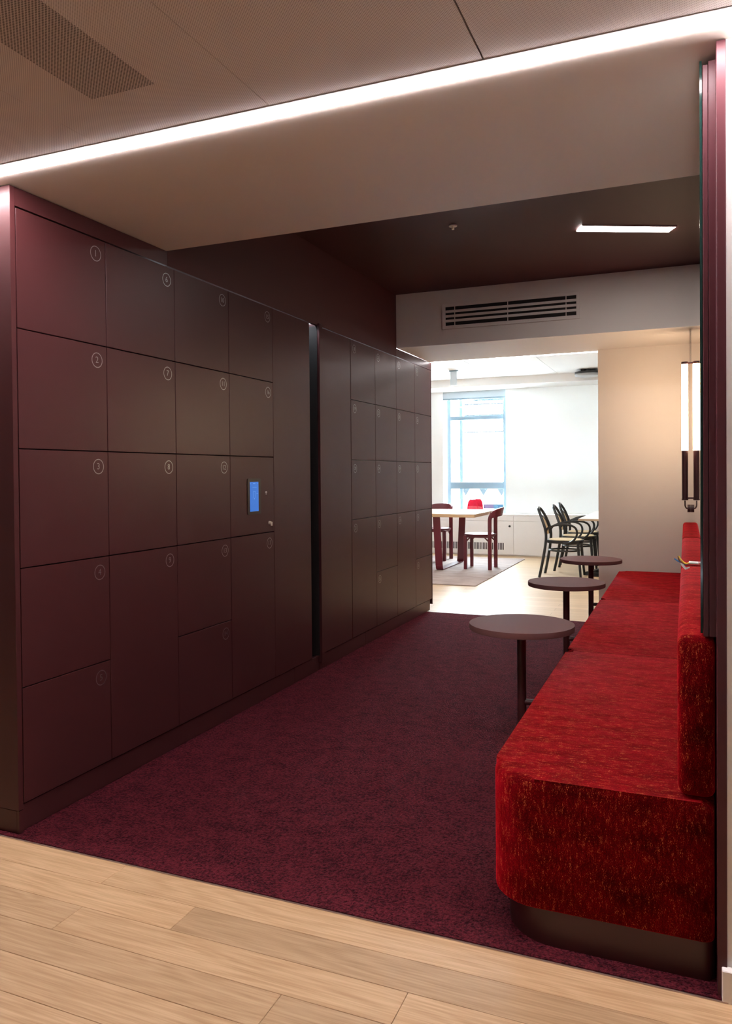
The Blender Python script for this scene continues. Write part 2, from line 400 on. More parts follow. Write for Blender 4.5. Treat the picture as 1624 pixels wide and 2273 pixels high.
# radiator cover along the window wall
rc = struct(box('trim_3', (-6.1, 11.515, 0), (2.15, 11.62, .60), M['white']))
box('cover_top', (-6.1, 11.50, .60), (2.15, 11.80, .622), M['white'], rc, bevel=.003)
for a, b in ((-6.1, -4.24), (-4.24, -2.377), (-2.377, -.6), (-.6, 1.2)):
    box('cover_panel', (a+.003, 11.500, .015), (b-.003, 11.515, .52), M['white'], rc, bevel=.001)
    box('cover_rail', (a+.003, 11.500, .526), (b-.003, 11.515, .598), M['white'], rc, bevel=.001)
bm = bmesh.new(); x = -3.95
while x < -2.53:
    add_box(bm, (x, 11.4985, .088), (x+.012, 11.501, .192)); x += .0235
o = from_bm('grille_slots', bm, M['gap'], rc); o['kind'] = 'stuff'
bm = bmesh.new(); bmesh.ops.create_cone(bm, cap_ends=True, segments=20, radius1=.017, radius2=.015, depth=.02, matrix=Matrix.Translation((-2.437, 11.492, .445)) @ Matrix.Rotation(math.radians(90), 4, 'X'))
from_bm('knob', bm, M['black'], rc, True)

# windows: every opening has a frame, bars and panes
def window(n, x0, x1, z0, z1, mull, rails):
    y0, y1 = 11.74, 11.79
    wn = struct(box('window_%d' % n, (x0, y0, z0), (x0+.06, y1, z1), M['alu'], bevel=.003))
    box('window_frame', (x1-.06, y0, z0), (x1, y1, z1), M['alu'], wn, bevel=.003)
    box('window_frame', (x0+.06, y0, z1-.06), (x1-.06, y1, z1), M['alu'], wn, bevel=.003)
    box('window_frame', (x0+.06, y0, z0), (x1-.06, y1, z0+.05), M['alu'], wn, bevel=.003)
    for (za, zb) in rails: box('transom', (x0+.06, y0-.01, za), (x1-.06, y1, zb), M['alu'], wn, bevel=.003)
    for (xa, xb) in mull: box('mullion', (xa, y0+.06, z0+.05), (xb, y1+.03, z1-.06), M['alu'], wn, bevel=.003)
    zs = [z0+.05]+[q for r in rails for q in r]+[z1-.06]
    for k in range(0, len(zs), 2): box('pane', (x0+.06, y0+.02, zs[k]), (x1-.06, y0+.026, zs[k+1]), M['glass'], wn)
    return wn
window(1, -3.47, -2.52, .625, 2.66, [(-3.285, -3.235)], [(1.00, 1.105), (2.075, 2.135)])
window(2, -2.498, -.52, .625, 2.66, [(-1.5, -1.45)], [(1.00, 1.105), (2.075, 2.135)])

# ================================================================== lockers
HS = thing('locker_housing', 'burgundy frame with end panel and plinth around the lockers', 'locker frame', (F, 2.0, 0))
box('end_panel', (-2.615, 1.995, .088), (F, 2.0165, ZC-.003), M['burg'], HS, bevel=.001)
box('end_plinth', (-2.615, 1.998, .008), (F-.012, 2.0165, .086), M['burg'], HS, bevel=.001)
box('plinth_corner', (F-.011, 1.998, .008), (F-.001, 2.0165, .086), M['burg'], HS)
for a, b in ((2.017, 4.06), (4.062, 4.395), (4.397, 5.16), (5.162, 6.69)):
    box('plinth_board', (F-.03, a, .008), (F-.010, b, .10), M['burg'], HS, bevel=.001)
box('top_filler', (F-.02, 2.017, 2.188), (F, 2.868, ZC-.003), M['burg'], HS)
box('top_filler', (F-.02, 5.832, 2.188), (F, 6.728, ZC-.003), M['burg'], HS)
box('edge_post', (F-.40, 4.393, .055), (F+.012, 4.439, 2.20), M['burg'], HS, bevel=.001)
box('shadow_gap', (F-.40, 4.4395, .06), (F-.02, 4.452, 2.186), M['gap'], HS)
box('end_panel', (-2.615, 6.7285, .055), (F+.002, 6.734, ZC-.003), M['burg'], HS)
box('recess_back', (-2.61, 4.28, .10), (-2.59, 4.393, 2.184), M['gap'], HS)
box('recess_shade_lining', (-2.59, 4.3905, .10), (F-.004, 4.3928, 2.184), M['gap'], HS)  # both linings are added black faces: the slot's shade put into colour
box('recess_shade_lining', (-2.59, 4.2785, .10), (F-.006, 4.2800, 2.184), M['gap'], HS)
box('recess_floor', (-2.59, 4.28, .088), (F-.04, 4.393, .098), M['gap'], HS)
fp = box('tall_panel_door', (F-.4, 3.8165, .105), (F-.001, 4.278, 2.183), M['burg'], bevel=.002)
tag(fp, 'tall plain burgundy door panel beside the dark vertical slot', 'panel')
fp2 = box('tall_panel_door', (F-.4, 4.4535, .105), (F-.001, 4.9055, 2.183), M['burg'], bevel=.0015)
tag(fp2, 'tall plain burgundy panel between slim edge post and far lockers', 'panel')
def text_bm(body, size, ext=.0003):
    c = bpy.data.curves.new('t', 'FONT'); c.body = body; c.size = size; c.extrude = ext; c.align_x = 'CENTER'; c.align_y = 'CENTER'; c.resolution_u = 3
    c.offset = -.00025
    o = bpy.data.objects.new('t', c); COL.objects.link(o)
    dg = bpy.context.evaluated_depsgraph_get(); dg.update()
    me = bpy.data.meshes.new_from_object(o.evaluated_get(dg))
    bm = bmesh.new(); bm.from_mesh(me); bpy.data.objects.remove(o); bpy.data.meshes.remove(me); bpy.data.curves.remove(c)
    return bm
WALLROT = Matrix(((0, 0, 1, 0), (1, 0, 0, 0), (0, 1, 0, 0), (0, 0, 0, 1)))   # text x -> +Y, text y -> +Z, normal +X
def badge(num, y, z, parent):
    bm = text_bm(str(num), .034 if num > 9 else .036)
    ri, ro = .0268, .030; n = 40
    A = [[bm.verts.new((r*math.cos(2*math.pi*k/n), r*math.sin(2*math.pi*k/n), .0003)) for k in range(n)] for r in (ri, ro)]
    for k in range(n): bm.faces.new((A[0][k], A[1][k], A[1][(k+1) % n], A[0][(k+1) % n]))
    bmesh.ops.transform(bm, matrix=Matrix.Translation((F+.0006, y, z)) @ WALLROT, verts=bm.verts[:])
    bmesh.ops.translate(bm, verts=bm.verts[:], vec=-world_loc(parent))
    me = bpy.data.meshes.new('number_badge'); bm.to_mesh(me); bm.free()
    return link('number_badge', me, M['ink'], parent)
Z = [2.184, 1.766, 1.347, .929, .511, .105]
def locker(num, y0, y1, r0, r1, right, label):
    z1, z0 = Z[r0], Z[r1]
    t = thing('locker', label, 'locker', (F, (y0+y1)/2, z0), 'numbered lockers')
    box('body', (F-.42, y0+.004, z0+.004), (F-.019, y1-.004, z1-.004), M['burg_dark'], t)
    d = box('door', (F-.018, y0+.002, z0+.002), (F, y1-.002, z1-.002), M['burg'], t, bevel=.001)
    badge(num, (y1-.056) if right else (y0+.065), z1-.06, d)
CL = [2.0185, 2.467, 2.916, 3.365, 3.8145]
CR = [4.908, 5.363, 5.818, 6.273, 6.727]
rows = ['topmost', 'second from top', 'third from top', 'fourth from top', 'lowest']
lay = {0: [(1, 0, 1), (2, 1, 2), (3, 2, 3), (4, 3, 4), (5, 4, 5)], 1: [(6, 0, 1), (7, 1, 2), (8, 2, 3), (9, 3, 5)],
       2: [(10, 0, 1), (11, 1, 2), (12, 2, 3), (13, 3, 4), (14, 4, 5)], 3: [(15, 0, 1), (16, 1, 2), (17, 3, 5)]}
cn = ['nearest column', 'second column', 'third column', 'blue-screen column']
for c, ls in lay.items():
    for num, a, b in ls:
        pos = 'tall low door' if b-a == 2 else rows[a]
        locker(num, CL[c], CL[c+1], a, b, True, 'burgundy locker numbered %d, %s in the %s of near bank' % (num, pos, cn[c]))
lay = {0: [(18, 0, 1), (19, 1, 2), (20, 2, 3), (21, 3, 5)], 1: [(22, 0, 1), (23, 1, 2), (24, 2, 3), (25, 3, 4), (26, 4, 5)],
       2: [(27, 0, 1), (28, 1, 2), (29, 2, 3), (30, 3, 5)], 3: [(31, 0, 1), (32, 1, 2), (33, 2, 3), (34, 3, 4), (35, 4, 5)]}
cn = ['first column', 'second column', 'third column', 'last column']
for c, ls in lay.items():
    for num, a, b in ls:
        pos = 'tall low door' if b-a == 2 else rows[a]
        locker(num, CR[c], CR[c+1], a, b, False, 'burgundy locker numbered %d, %s in the %s of far bank' % (num, pos, cn[c]))
# terminal
T = thing('locker_terminal', 'burgundy control panel with blue touch screen and small lock', 'control panel', (F, 3.59, Z[3]))
box('body', (F-.42, CL[3]+.004, Z[3]+.004), (F-.019, CL[4]-.004, Z[2]-.004), M['burg_dark'], T)
pn = box('front_panel', (F-.018, CL[3]+.002, Z[3]+.003), (F, CL[4]-.002, Z[2]-.002), M['burg'], T, bevel=.001)
def rrect(bm, y0, y1, z0, z1, r, x0, x1):
    pts = []
    for (cy, cz, a0) in ((y1-r, z1-r, 0), (y0+r, z1-r, 90), (y0+r, z0+r, 180), (y1-r, z0+r, 270)):
        for k in range(5):
            a = math.radians(a0+k*22.5); pts.append((cy+r*math.cos(a), cz+r*math.sin(a)))
    A = [bm.verts.new((x0, y, z)) for y, z in pts]; B = [bm.verts.new((x1, y, z)) for y, z in pts]
    bm.faces.new(A[::-1]); bm.faces.new(B)
    for i in range(len(pts)): bm.faces.new((A[i], A[(i+1) % len(pts)], B[(i+1) % len(pts)], B[i]))
bm = bmesh.new(); rrect(bm, 3.528, 3.664, 1.037, 1.229, .008, F-.002, F+.004); bz = from_bm('screen_bezel', bm, M['bezel'], T)
ds = box('display', (F+.0035, 3.549, 1.053), (F+.0046, 3.637, 1.211), M['screen'], bz)
def dmark(bm, y0, y1, z0, z1): add_box(bm, (F+.0044, y0, z0), (F+.005, y1, z1))
bm = bmesh.new()
dmark(bm, 3.580, 3.604, 1.2005, 1.2035); dmark(bm, 3.552, 3.556, 1.200, 1.204); dmark(bm, 3.629, 3.633, 1.200, 1.204)
dmark(bm, 3.575, 3.617, 1.181, 1.1825); dmark(bm, 3.616, 3.632, 1.1475, 1.149)
for a in ((3.582, 3.5835, 1.125, 1.160), (3.602, 3.6035, 1.125, 1.160), (3.582, 3.6035, 1.160, 1.1612), (3.590, 3.5955, 1.118, 1.125)): dmark(bm, *a)
o = from_bm('display_marks', bm, M['screenink'], bz); o['kind'] = 'stuff'
bm = bmesh.new()                                     # contactless waves
for r in (.006, .0105, .015):
    n = 12; A = []
    for k in range(n+1):
        a = math.radians(40+100*k/n)
        A.append([bm.verts.new((F+.0008, 3.726+q*math.cos(a), 1.142+q*math.sin(a))) for q in (r-.0014, r+.0010)])
    for k in range(n): bm.faces.new((A[k][0], A[k][1], A[k+1][1], A[k+1][0]))
add_box(bm, (F+.0004, 3.721, 1.1405), (F+.0009, 3.731, 1.1425))
from_bm('contactless_symbol', bm, M['inkwhite'], pn)
bm = bmesh.new(); bmesh.ops.create_cone(bm, cap_ends=True, segments=24, radius1=.0095, radius2=.0085, depth=.012, matrix=Matrix.Translation((F+.006, 3.757, .982)) @ Matrix.Rotation(math.radians(90), 4, 'Y'))
add_box(bm, (F+.010, 3.7545, .966), (F+.022, 3.7575, .988), .001)
from_bm('lock', bm, M['chrome'], pn, True)

# ================================================================== sofa
def rr_plan(x0, x1, y0, y1, r_nl, r_fl, r_o=.03):
    """plan outline; near-left and far-left corners have their own radius"""
    pts = []
    for (cx, cy, r, a0) in ((x1, y1, r_o, 0), (x0, y1, r_fl, 90), (x0, y0, r_nl, 180), (x1, y0, r_o, 270)):
        ox = cx-r if cx == x1 else cx+r; oy = cy-r if cy == y1 else cy+r
        for k in range(9):
            a = math.radians(a0+90*k/8); pts.append((ox+r*math.cos(a), oy+r*math.sin(a)))
    return pts
S = thing('sofa_bench', 'long red velvet wall bench with three seats and low backrest', 'sofa', (-.2, 4.3, 0))
bm = bmesh.new(); prism(bm, rr_plan(-.465, .064, 2.035, 6.56, .15, .06), .006, .10); from_bm('plinth', bm, M['burg_metal'], S, True)
sy = [2.034, 3.572, 5.085, 6.60]
for k in range(3):
    bm = bmesh.new()
    prism(bm, rr_plan(-.50, .064, sy[k]+.002*(k > 0), sy[k+1]-.002*(k < 2),   .13 if k == 0 else .032, .05 if k == 2 else .032), .098, .442, .026, .006, 5)
    from_bm('seat_cushion', bm, M['velvet'], S, True)
    bm = bmesh.new(); add_box(bm, (-.020, sy[k]+.012, .446), (.066, sy[k+1]-.004, .846), .022, 4)
    from_bm('backrest_cushion', bm, M['velvet'], S, True)

# ================================================================== side tables fixed to the bench
def side_table(label, x, y):
    t = thing('side_table', label, 'table', (x, y, 0), 'round side tables along the bench')
    disc('table_top', x, y, .2225, .575, .60, M['table_top'], t, .003, 72)
    disc('mounting_plate', x, y, .07, .569, .575, M['burg_metal'], t)
    tube('stem', [(x, y, .006), (x, y, .57)], .019, M['burg_metal'], t, 20)
    tube('arm', [(x+.012, y, .262), (-.502, y, .262)], .013, M['burg_metal'], t, 14)
    disc('foot', x, y, .05, .006, .012, M['burg_metal'], t)
    return t
t1 = side_table('nearest round mauve side table in front of red bench', -.655, 3.32)
dup(t1, (-.655, 4.675, 0), 0, 'middle round side table of the three beside red bench')
dup(t1, (-.655, 5.96, 0), 0, 'farthest round side table, close to the beige wall')

# ================================================================== mirror, lamp, loose cable
MP = .034
m = thing('wall_mirror', 'tall dark edged mirror panel above the red bench backrest', 'mirror', (.05, 4.3, .85))
box('mirror_glass', (MP, 2.062, .852), (MP+.004, 6.60, 2.245), M['mirror'], m)
box('glass_edge', (MP-.0008, 2.0585, .852), (MP+.0045, 2.0619, 2.245), M['glassedge'], m)
box('side_panel', (MP+.006, 2.050, .846), (.0515, 6.60, 2.230), M['burg_edge'], m, bevel=.0008)
box('side_panel', (.0525, 2.050, .846), (.0695, 6.60, 2.238), M['burg_edge'], m, bevel=.0008)
lx, ly = -.004, 5.93
l = thing('tube_lamp', 'glowing vertical tube lamp with burgundy holder on the mirror', 'lamp', (lx, ly, .98))
tube('light_tube', [(lx, ly, 1.396), (lx, ly, 2.006)], .0215, M['tube'], l, 24)
disc('top_cap', lx, ly, .0225, 2.006, 2.024, M['burg_metal'], l, .001, 24)
tube('holder', [(lx, ly, 1.054), (lx, ly, 1.396)], .0205, M['burg_metal'], l, 24)
disc('bottom_cap', lx, ly, .0222, 1.043, 1.054, M['burg_metal'], l, .001, 24)
box('top_bracket', (lx+.01, ly-.006, 2.007), (MP, ly+.006, 2.020), M['burg_metal'], l, .001)
box('lower_bracket', (lx+.01, ly-.006, 1.052), (MP, ly+.006, 1.064), M['burg_metal'], l, .001)
tube('cable_bow', spline([(lx, ly, 1.04), (lx, ly, 1.018), (lx+.001, ly, 1.002), (lx+.010, ly, .986), (MP-.012, ly, .988)]), .0045, M['burg_metal'], l, 8)
bm = bmesh.new(); add_tube(bm, [(MP-.022, ly, .985), (MP-.0005, ly, .985)], .027, 20); from_bm('mount', bm, M['burg_metal'], l, True)
tube('hanging_wire', [(MP-.003, ly, 2.02), (MP-.003, ly, 2.25)], .0012, M['black'], l, 6)
# cable end
cy_, cz_ = 2.34, .993
c = thing('loose_cable_end', 'white cable end with bare coloured wires above the backrest', 'cable', (MP, cy_, cz_))
cw = {'white': (.75, .74, .73), 'blue': (.05, .22, .5), 'brown': (.18, .08, .03), 'yellow': (.75, .5, .05)}
cm = {k: mat('%s_cable_plastic' % k, v, .4) for k, v in cw.items()}
tube('sheath', [(MP-.001, cy_, cz_), (MP-.026, cy_, cz_+.001)], .0042, cm['white'], c, 12)
def strand(pts, k): tube(k+'_wire' if k != 'yellow' else 'earth_wire', spline([(MP+a, cy_+b, cz_+d) for a, b, d in pts]), .0019, cm[k], c, 8)
strand([(-.025, 0, 0), (-.034, -.003, -.002), (-.044, -.004, .006), (-.052, -.004, .018)], 'yellow')
strand([(-.025, .001, 0), (-.036, .002, -.004), (-.050, .002, .004), (-.054, .002, .018)], 'brown')
strand([(-.025, .001, -.001), (-.038, .003, -.005), (-.052, .004, .002), (-.064, .004, .010)], 'blue')
strand([(-.046, .003, -.001), (-.040, .001, -.008), (-.033, 0, -.015), (-.024, 0, -.013)], 'white')
strand([(-.047, .003, -.001), (-.042, .002, -.010), (-.034, .001, -.019)], 'white')
strand([(-.047, .003, -.001), (-.041, .002, -.009), (-.030, .001, -.018)], 'white')

# ================================================================== lights and ceiling fittings
ld = thing('ceiling_light_strip', 'long bright white light strip crossing the near ceiling', 'light strip', (-.8, 1.905, ZC))
box('diffuser', (-4.4, 1.880, ZC-.004), (2.4, 1.928, ZC+.006), M['led'], ld)
box('channel', (-6.19, 1.8765, ZC+.006), (4.19, 1.9315, ZC+.05), M['profile'], ld)
fl2 = box('far_light_strip', (F+.01, 6.702, ZC-.003), (-.67, 6.735, ZC+.02), M['led2'])
far_fill = box('added_far_fill_strip', (-5.5, 7.88, 2.612), (1.8, 7.94, 2.6195), M['far_fill_glow'])  # added fill source, out of view, lifts the far room's brightness
tag(far_fill, 'added unseen fill strip that brightens the far room, above the beam', 'light strip')
tag(fl2, 'thin white light strip along the far edge of beam', 'light strip')
ll = thing('linear_ceiling_light', 'short white linear light in the burgundy ceiling', 'ceiling light', (-.319, 4.797, 2.68))
ll.rotation_euler = (0, 0, math.atan2(.24, .50))
def local_box(name, a, b, mm, parent, bevel=0):
    bm_ = bmesh.new(); add_box(bm_, a, b, bevel); bmesh.ops.recalc_face_normals(bm_, faces=bm_.faces[:])
    me = bpy.data.meshes.new(name); bm_.to_mesh(me); bm_.free(); return link(name, me, mm, parent)
local_box('diffuser', (-.277, -.049, -.006), (.277, .049, -.0005), M['spot'], ll)
for s in (-1, 1): local_box('frame_edge', (-.281, s*.0525-.003, -.007), (.281, s*.0525+.003, 0), M['profile'], ll)
sp = thing('ceiling_sprinkler', 'small round sprinkler rosette on the burgundy ceiling', 'sprinkler', (-1.237, 4.332, 2.68))
disc('rosette', -1.237, 4.332, .024, 2.672, 2.68, M['white'], sp, .002, 28)
disc('nozzle', -1.237, 4.332, .008, 2.655, 2.672, M['chrome'], sp, .001, 16)
# vent grille in the beam
v = thing('air_vent', 'wide slotted beige air vent in the beam front', 'vent', (-1.23, 5.83, 2.36))
vx0, vx1, vz0, vz1 = -1.754, -.709, 2.372, 2.570
box('vent_backing', (vx0+.01, 5.8275, vz0+.01), (vx1-.01, 5.8295, vz1-.01), M['gap'], v)
fr = .026
box('vent_frame', (vx0, 5.820, vz1-fr), (vx1, 5.8295, vz1), M['beige'], v, .001)
box('vent_frame', (vx0, 5.820, vz0), (vx1, 5.8295, vz0+fr), M['beige'], v, .001)
box('vent_frame', (vx0, 5.820, vz0+fr), (vx0+fr, 5.8295, vz1-fr), M['beige'], v, .001)
box('vent_frame', (vx1-fr, 5.820, vz0+fr), (vx1, 5.8295, vz1-fr), M['beige'], v, .001)
ih = vz1-vz0-2*fr
for k in range(3):
    zc = vz0+fr+ih*(k+1)/4+.002
    box('vent_slat', (vx0+fr, 5.821, zc-.011), (vx1-fr, 5.8285, zc+.008), M['beige'], v, .001)
for xx in (vx0+.10, -1.24, vx1-.10): box('vent_bar', (xx-.003, 5.8255, vz0+fr), (xx+.003, 5.8285, vz1-fr), M['beige'], v)
# near right-hand part of the far room ceiling
e = thing('hanging_sign', 'clear blank glass sign hanging from the far ceiling', 'sign', (-2.86, 10.0, 2.5))
box('sign_rail', (-2.92, 9.985, 2.606), (-2.80, 10.015, 2.62), M['alu'], e, .001)
sg = box('sign_plate', (-2.905, 9.996, 2.42), (-2.815, 10.004, 2.606), mat('pale_acrylic', (.62, .70, .76), .15), e, .001)
d = thing('ceiling_projector', 'black bracketed white dome fitting on the far ceiling', 'ceiling fitting', (-1.22, 10.72, 2.55))
disc('dome', -1.20, 10.72, .172, 2.530, 2.560, mat('white_satin_plastic', (.35, .35, .35), .3), d, .014, 40, 4)
disc('rim', -1.20, 10.72, .178, 2.560, 2.588, M['black'], d, .004, 40)
for dx in (-.07, 0, .07): box('bracket', (-1.20+dx-.022, 10.66, 2.588), (-1.20+dx+.022, 10.78, 2.62), M['black'], d, .002)

# ================================================================== far room furniture
rg = box('area_rug', (-5.4, 8.28, .0), (-2.134, 11.10, .010), M['rug'], bevel=.003)
tag(rg, 'large flat grey brown rug under the oak dining table', 'rug')
RZ = .010
dt = thing('dining_table', 'oak topped dining table on burgundy steel loop legs', 'table', (-3.5, 9.85, RZ))
box('table_top', (-4.75, 9.23, .700), (-2.386, 10.50, .742), M['oak_table'], dt, bevel=.003)
def loop_leg(xc):
    bm = bmesh.new(); hw = .046; th = .014
    path = spline([(9.33, .700), (9.385, .38), (9.437, .07), (9.455, RZ+.012), (9.52, RZ+.007)], 6)[:-1] if False else None
    pts = [(9.33, .70), (9.435, .07)]
    for k in range(7):
        a = k/6*math.pi/2; pts.append((9.440+.045*(1-math.cos(a)), RZ+.007+.052*(1-math.sin(a))))
    R_ = [(19.90-y-.01, z) for y, z in pts][::-1]; pts += R_
    n = len(pts); rings = []
    for i, (y, z) in enumerate(pts):
        a = Vector(pts[max(i-1, 0)]); b = Vector(pts[min(i+1, n-1)]); tg = (b-a).normalized(); nn = Vector((-tg.y, tg.x))*th/2
        rings.append([bm.verts.new((xc+sx*hw, y+sn*nn.x, z+sn*nn.y)) for sx, sn in ((-1, -1), (1, -1), (1, 1), (-1, 1))])
    for i in range(n-1):
        for k in range(4): bm.faces.new((rings[i][k], rings[i][(k+1) % 4], rings[i+1][(k+1) % 4], rings[i+1][k]))
    bm.faces.new(rings[0][::-1]); bm.faces.new(rings[-1])
    from_bm('leg', bm, M['chair_burg'], dt)
loop_leg(-2.905); loop_leg(-4.25)

def lacquer_chair(label, loc, rz):
    t = thing('round_seat_chair', label, 'chair', (0, 0, 0), 'burgundy chairs at the oak table')
    disc('seat', 0, 0, .205, .432, .452, M['chair_burg'], t, .006, 48)
    bm = bmesh.new()
    for q in (-1, 1): add_box(bm, (-.15, q*.15-.012, .405), (.15, q*.15+.012, .432), .003)
    add_box(bm, (-.162, -.15, .405), (-.138, .15, .432), .003); add_box(bm, (.138, -.15, .405), (.162, .15, .432), .003)
    from_bm('apron', bm, M['chair_burg'], t)
    for q in (-1, 1):
        box('leg', (.135, q*.160-.025, 0), (.175, q*.160+.025, .434), M['chair_burg'], t, .009, 3, True)
        bm = bmesh.new()
        add_tube(bm, spline([(-.165, q*.165, 0), (-.165, q*.165, .30), (-.165, q*.165, .58), (-.170, q*.162, .66), (-.195, q*.150, .725)], 6), .028, 14, flat=.9)
        from_bm('leg', bm, M['chair_burg'], t, True)
        bm = bmesh.new()
        add_tube(bm, [(.150, q*.150, .355), (.085, q*.150, .420)], .009, 8); add_tube(bm, [(-.150, q*.150, .355), (-.085, q*.150, .420)], .009, 8)
        from_bm('brace', bm, M['chair_burg'], t, True)
    bm = bmesh.new(); n = 22; rings = []
    for i in range(n+1):
        a = math.pi*(i/n-.5); s = math.sin(a); cc = math.cos(a)
        x = -.165-.105*cc**.8 if cc > 1e-6 else -.165; y = .172*s
        lean = .028; h0 = .655+.030*cc; h1 = .735+.060*cc**.5 if cc > 1e-6 else .735
        dx, dy = Vector((-cc-.25, s, 0)).normalized().xy; th = .014
        rings.append([bm.verts.new((x-sg_*dx*th+lk*-lean, y-sg_*dy*th, h)) for sg_, lk, h in ((1, 0, h0), (-1, 0, h0), (-1, 1, h1), (1, 1, h1))])
    for i in range(n):
        for k in range(4): bm.faces.new((rings[i][k], rings[i][(k+1) % 4], rings[i+1][(k+1) % 4], rings[i+1][k]))
    bm.faces.new(rings[0][::-1]); bm.faces.new(rings[-1])
    bmesh.ops.recalc_face_normals(bm, faces=bm.faces[:])
    bmesh.ops.bevel(bm, geom=[e for e in bm.edges if e.calc_face_angle(0) > 1.0], offset=.006, segments=2, affect='EDGES')
    from_bm('backrest', bm, M['chair_burg'], t, True)
    t.location = loc; t.rotation_euler = (0, 0, rz)
    return t
ch = lacquer_chair('burgundy lacquered chair at the right end of oak table', (-2.470, 9.835, RZ), math.pi)
dup(ch, (-3.305, 10.62, RZ), math.radians(-90), 'burgundy lacquered chair on the window side of oak table')

def bentwood(label, loc, rz=0):
    t = thing('bentwood_armchair', label, 'chair', (0, 0, 0), 'black bentwood armchairs')
    bl = M['black']
    hoop = [(-.275, .205, 0), (-.235, .195, .20), (-.200, .185, .43), (-.205, .178, .56), (-.245, .158, .68), (-.288, .105, .775), (-.312, .04, .815),
            (-.312, -.04, .815), (-.288, -.105, .775), (-.245, -.158, .68), (-.205, -.178, .56), (-.200, -.185, .43), (-.235, -.195, .20), (-.275, -.205, 0)]
    tube('back_hoop', spline(hoop, 7), .0165, bl, t, 10)
    inner = [(-.212, .125, .50), (-.225, .135, .58), (-.252, .110, .665), (-.277, .045, .715), (-.277, -.045, .715), (-.252, -.110, .665), (-.225, -.135, .58), (-.212, -.125, .50)]
    sp_ = spline(inner, 5)
    bm = bmesh.new(); A = [bm.verts.new(p) for p in sp_]; B = [bm.verts.new(p+Vector((-.006, 0, 0))) for p in sp_]
    half = len(A)//2
    for i in range(half):
        j = len(A)-1-i
        if j-1 <= i: break
        for Q in (A, B):
            q = (Q[i], Q[i+1], Q[j-1], Q[j]) if i+1 != j-1 else (Q[i], Q[i+1], Q[j])
            bm.faces.new(q)
    bmesh.ops.remove_doubles(bm, verts=bm.verts[:], dist=1e-5)
    from_bm('back_cane', bm, M['cane'], t)
    tube('inner_hoop', sp_, .009, bl, t, 8)
    seat = [(.215*math.cos(a)*(1+.06*abs(math.sin(2*a))), .215*math.sin(a)*(1+.06*abs(math.sin(2*a)))) for a in [2*math.pi*k/40 for k in range(40)]]
    bm = bmesh.new(); prism(bm, seat, .405, .442, .006, .006, 2); from_bm('seat_frame', bm, bl, t, True)
    bm = bmesh.new(); prism(bm, [(x*.88, y*.88) for x, y in seat], .440, .447, .002, 0, 1); from_bm('seat_cane', bm, M['cane'], t, True)
    for q in (-1, 1):
        tube('leg', spline([(.165, q*.150, .42), (.178, q*.158, .25), (.200, q*.175, 0)], 5), .018, bl, t, 10, r_end=.014)
        tube('armrest', spline([(-.200, q*.180, .545), (-.165, q*.205, .592), (-.06, q*.245, .628), (.07, q*.262, .635), (.150, q*.258, .600), (.168, q*.248, .53), (.135, q*.232, .46), (.07, q*.215, .418), (.0, q*.212, .412)], 6), .0125, bl, t, 8)
    tube('leg_ring', [(.178*math.cos(a)-.012, .165*math.sin(a), .315) for a in [2*math.pi*k/36 for k in range(36)]], .0105, bl, t, 8, closed=True)
    t.location = loc; t.rotation_euler = (0, 0, rz)
    return t
bc = bentwood('nearest black bentwood armchair with cane seat at the white table', (-1.335, 9.46, 0))
dup(bc, (-1.262, 10.12, 0), 0, 'middle black bentwood armchair of three at the white table')
dup(bc, (-1.285, 10.78, 0), 0, 'black bentwood armchair closest to the window at the white table')
wt = thing('white_table', 'white topped meeting table on black steel feet', 'table', (-.2, 10.1, 0))
box('table_top', (-1.135, 9.08, .690), (1.6, 11.1, .714), mat('white_laminate', (.82, .80, .77), .3), wt, .002)
for yy in (9.55, 10.65):
    box('foot', (-1.06, yy-.03, 0), (1.4, yy+.03, .045), M['blackmetal'], wt, .004)
    for xx in (-.6, .9): box('column', (xx-.035, yy-.035, .045), (xx+.035, yy+.035, .69), M['blackmetal'], wt, .003)
box('edge_band', (-1.1365, 9.078, .690), (1.6, 9.0805, .7125), mat('oak_edge_band', (.38, .27, .17), .5), wt)
tube('angled_foot', [(-1.10, 9.60, .025), (-.86, 10.45, .025)], .026, M['blackmetal'], wt, 8)

# roller blinds
rb = thing('roller_blind', 'grey roller blind rolled up at top of the left window', 'blind', (-2.99, 11.66, 2.40))
box('fabric', (-3.50, 11.63, 2.405), (-2.515, 11.634, 2.66), M['blindcloth'], rb)
box('hem_bar', (-3.50, 11.624, 2.385), (-2.515, 11.640, 2.408), M['alu'], rb, .003)
rb2 = thing('roller_blind', 'large white translucent blind lowered over the right window', 'blind', (-1.4, 11.60, .64))
box('fabric', (-2.513, 11.606, .645), (2.1, 11.6075, 2.66), M['blindglow'], rb2)
box('hem_bar', (-2.513, 11.602, .625), (2.1, 11.612, .646), M['white'], rb2, .002)

# ================================================================== outside
bn = thing('street_banner', 'small purple and blue banner on posts outside the window', 'banner', (-5.1, 23, -.35))
for k, (a, b, cl) in enumerate(((-5.66, -5.36, (.032, .018, .034)), (-5.36, -5.05, (.012, .030, .045)))):
    box('banner_cloth', (a, 23.0, .16), (b, 23.02, .30), mat('banner_cloth_%s' % 'purple blue'.split()[k], tuple(c*.6 for c in cl), .9, spec=0), bn)
for xx in (-5.66, -5.05): box('post', (xx-.01, 23.0, -.35), (xx+.01, 23.02, .30), M['alu'], bn)
pave = struct(box('ground_street', (-40, 12.0, -.5), (30, 60, -.35), mat('pale_pavement', (.55, .55, .55), .8)))
bd = thing('street_building', 'pale building across the street with iron balcony', 'building', (-6, 24, -.35))
bw = mat('pale_render', (.80, .80, .78), .8)
box('facade', (-22, 24.6, -.35), (10, 25.2, 5.0), bw, bd)
gl = mat('building_window_glass', (.30, .36, .42), .2)
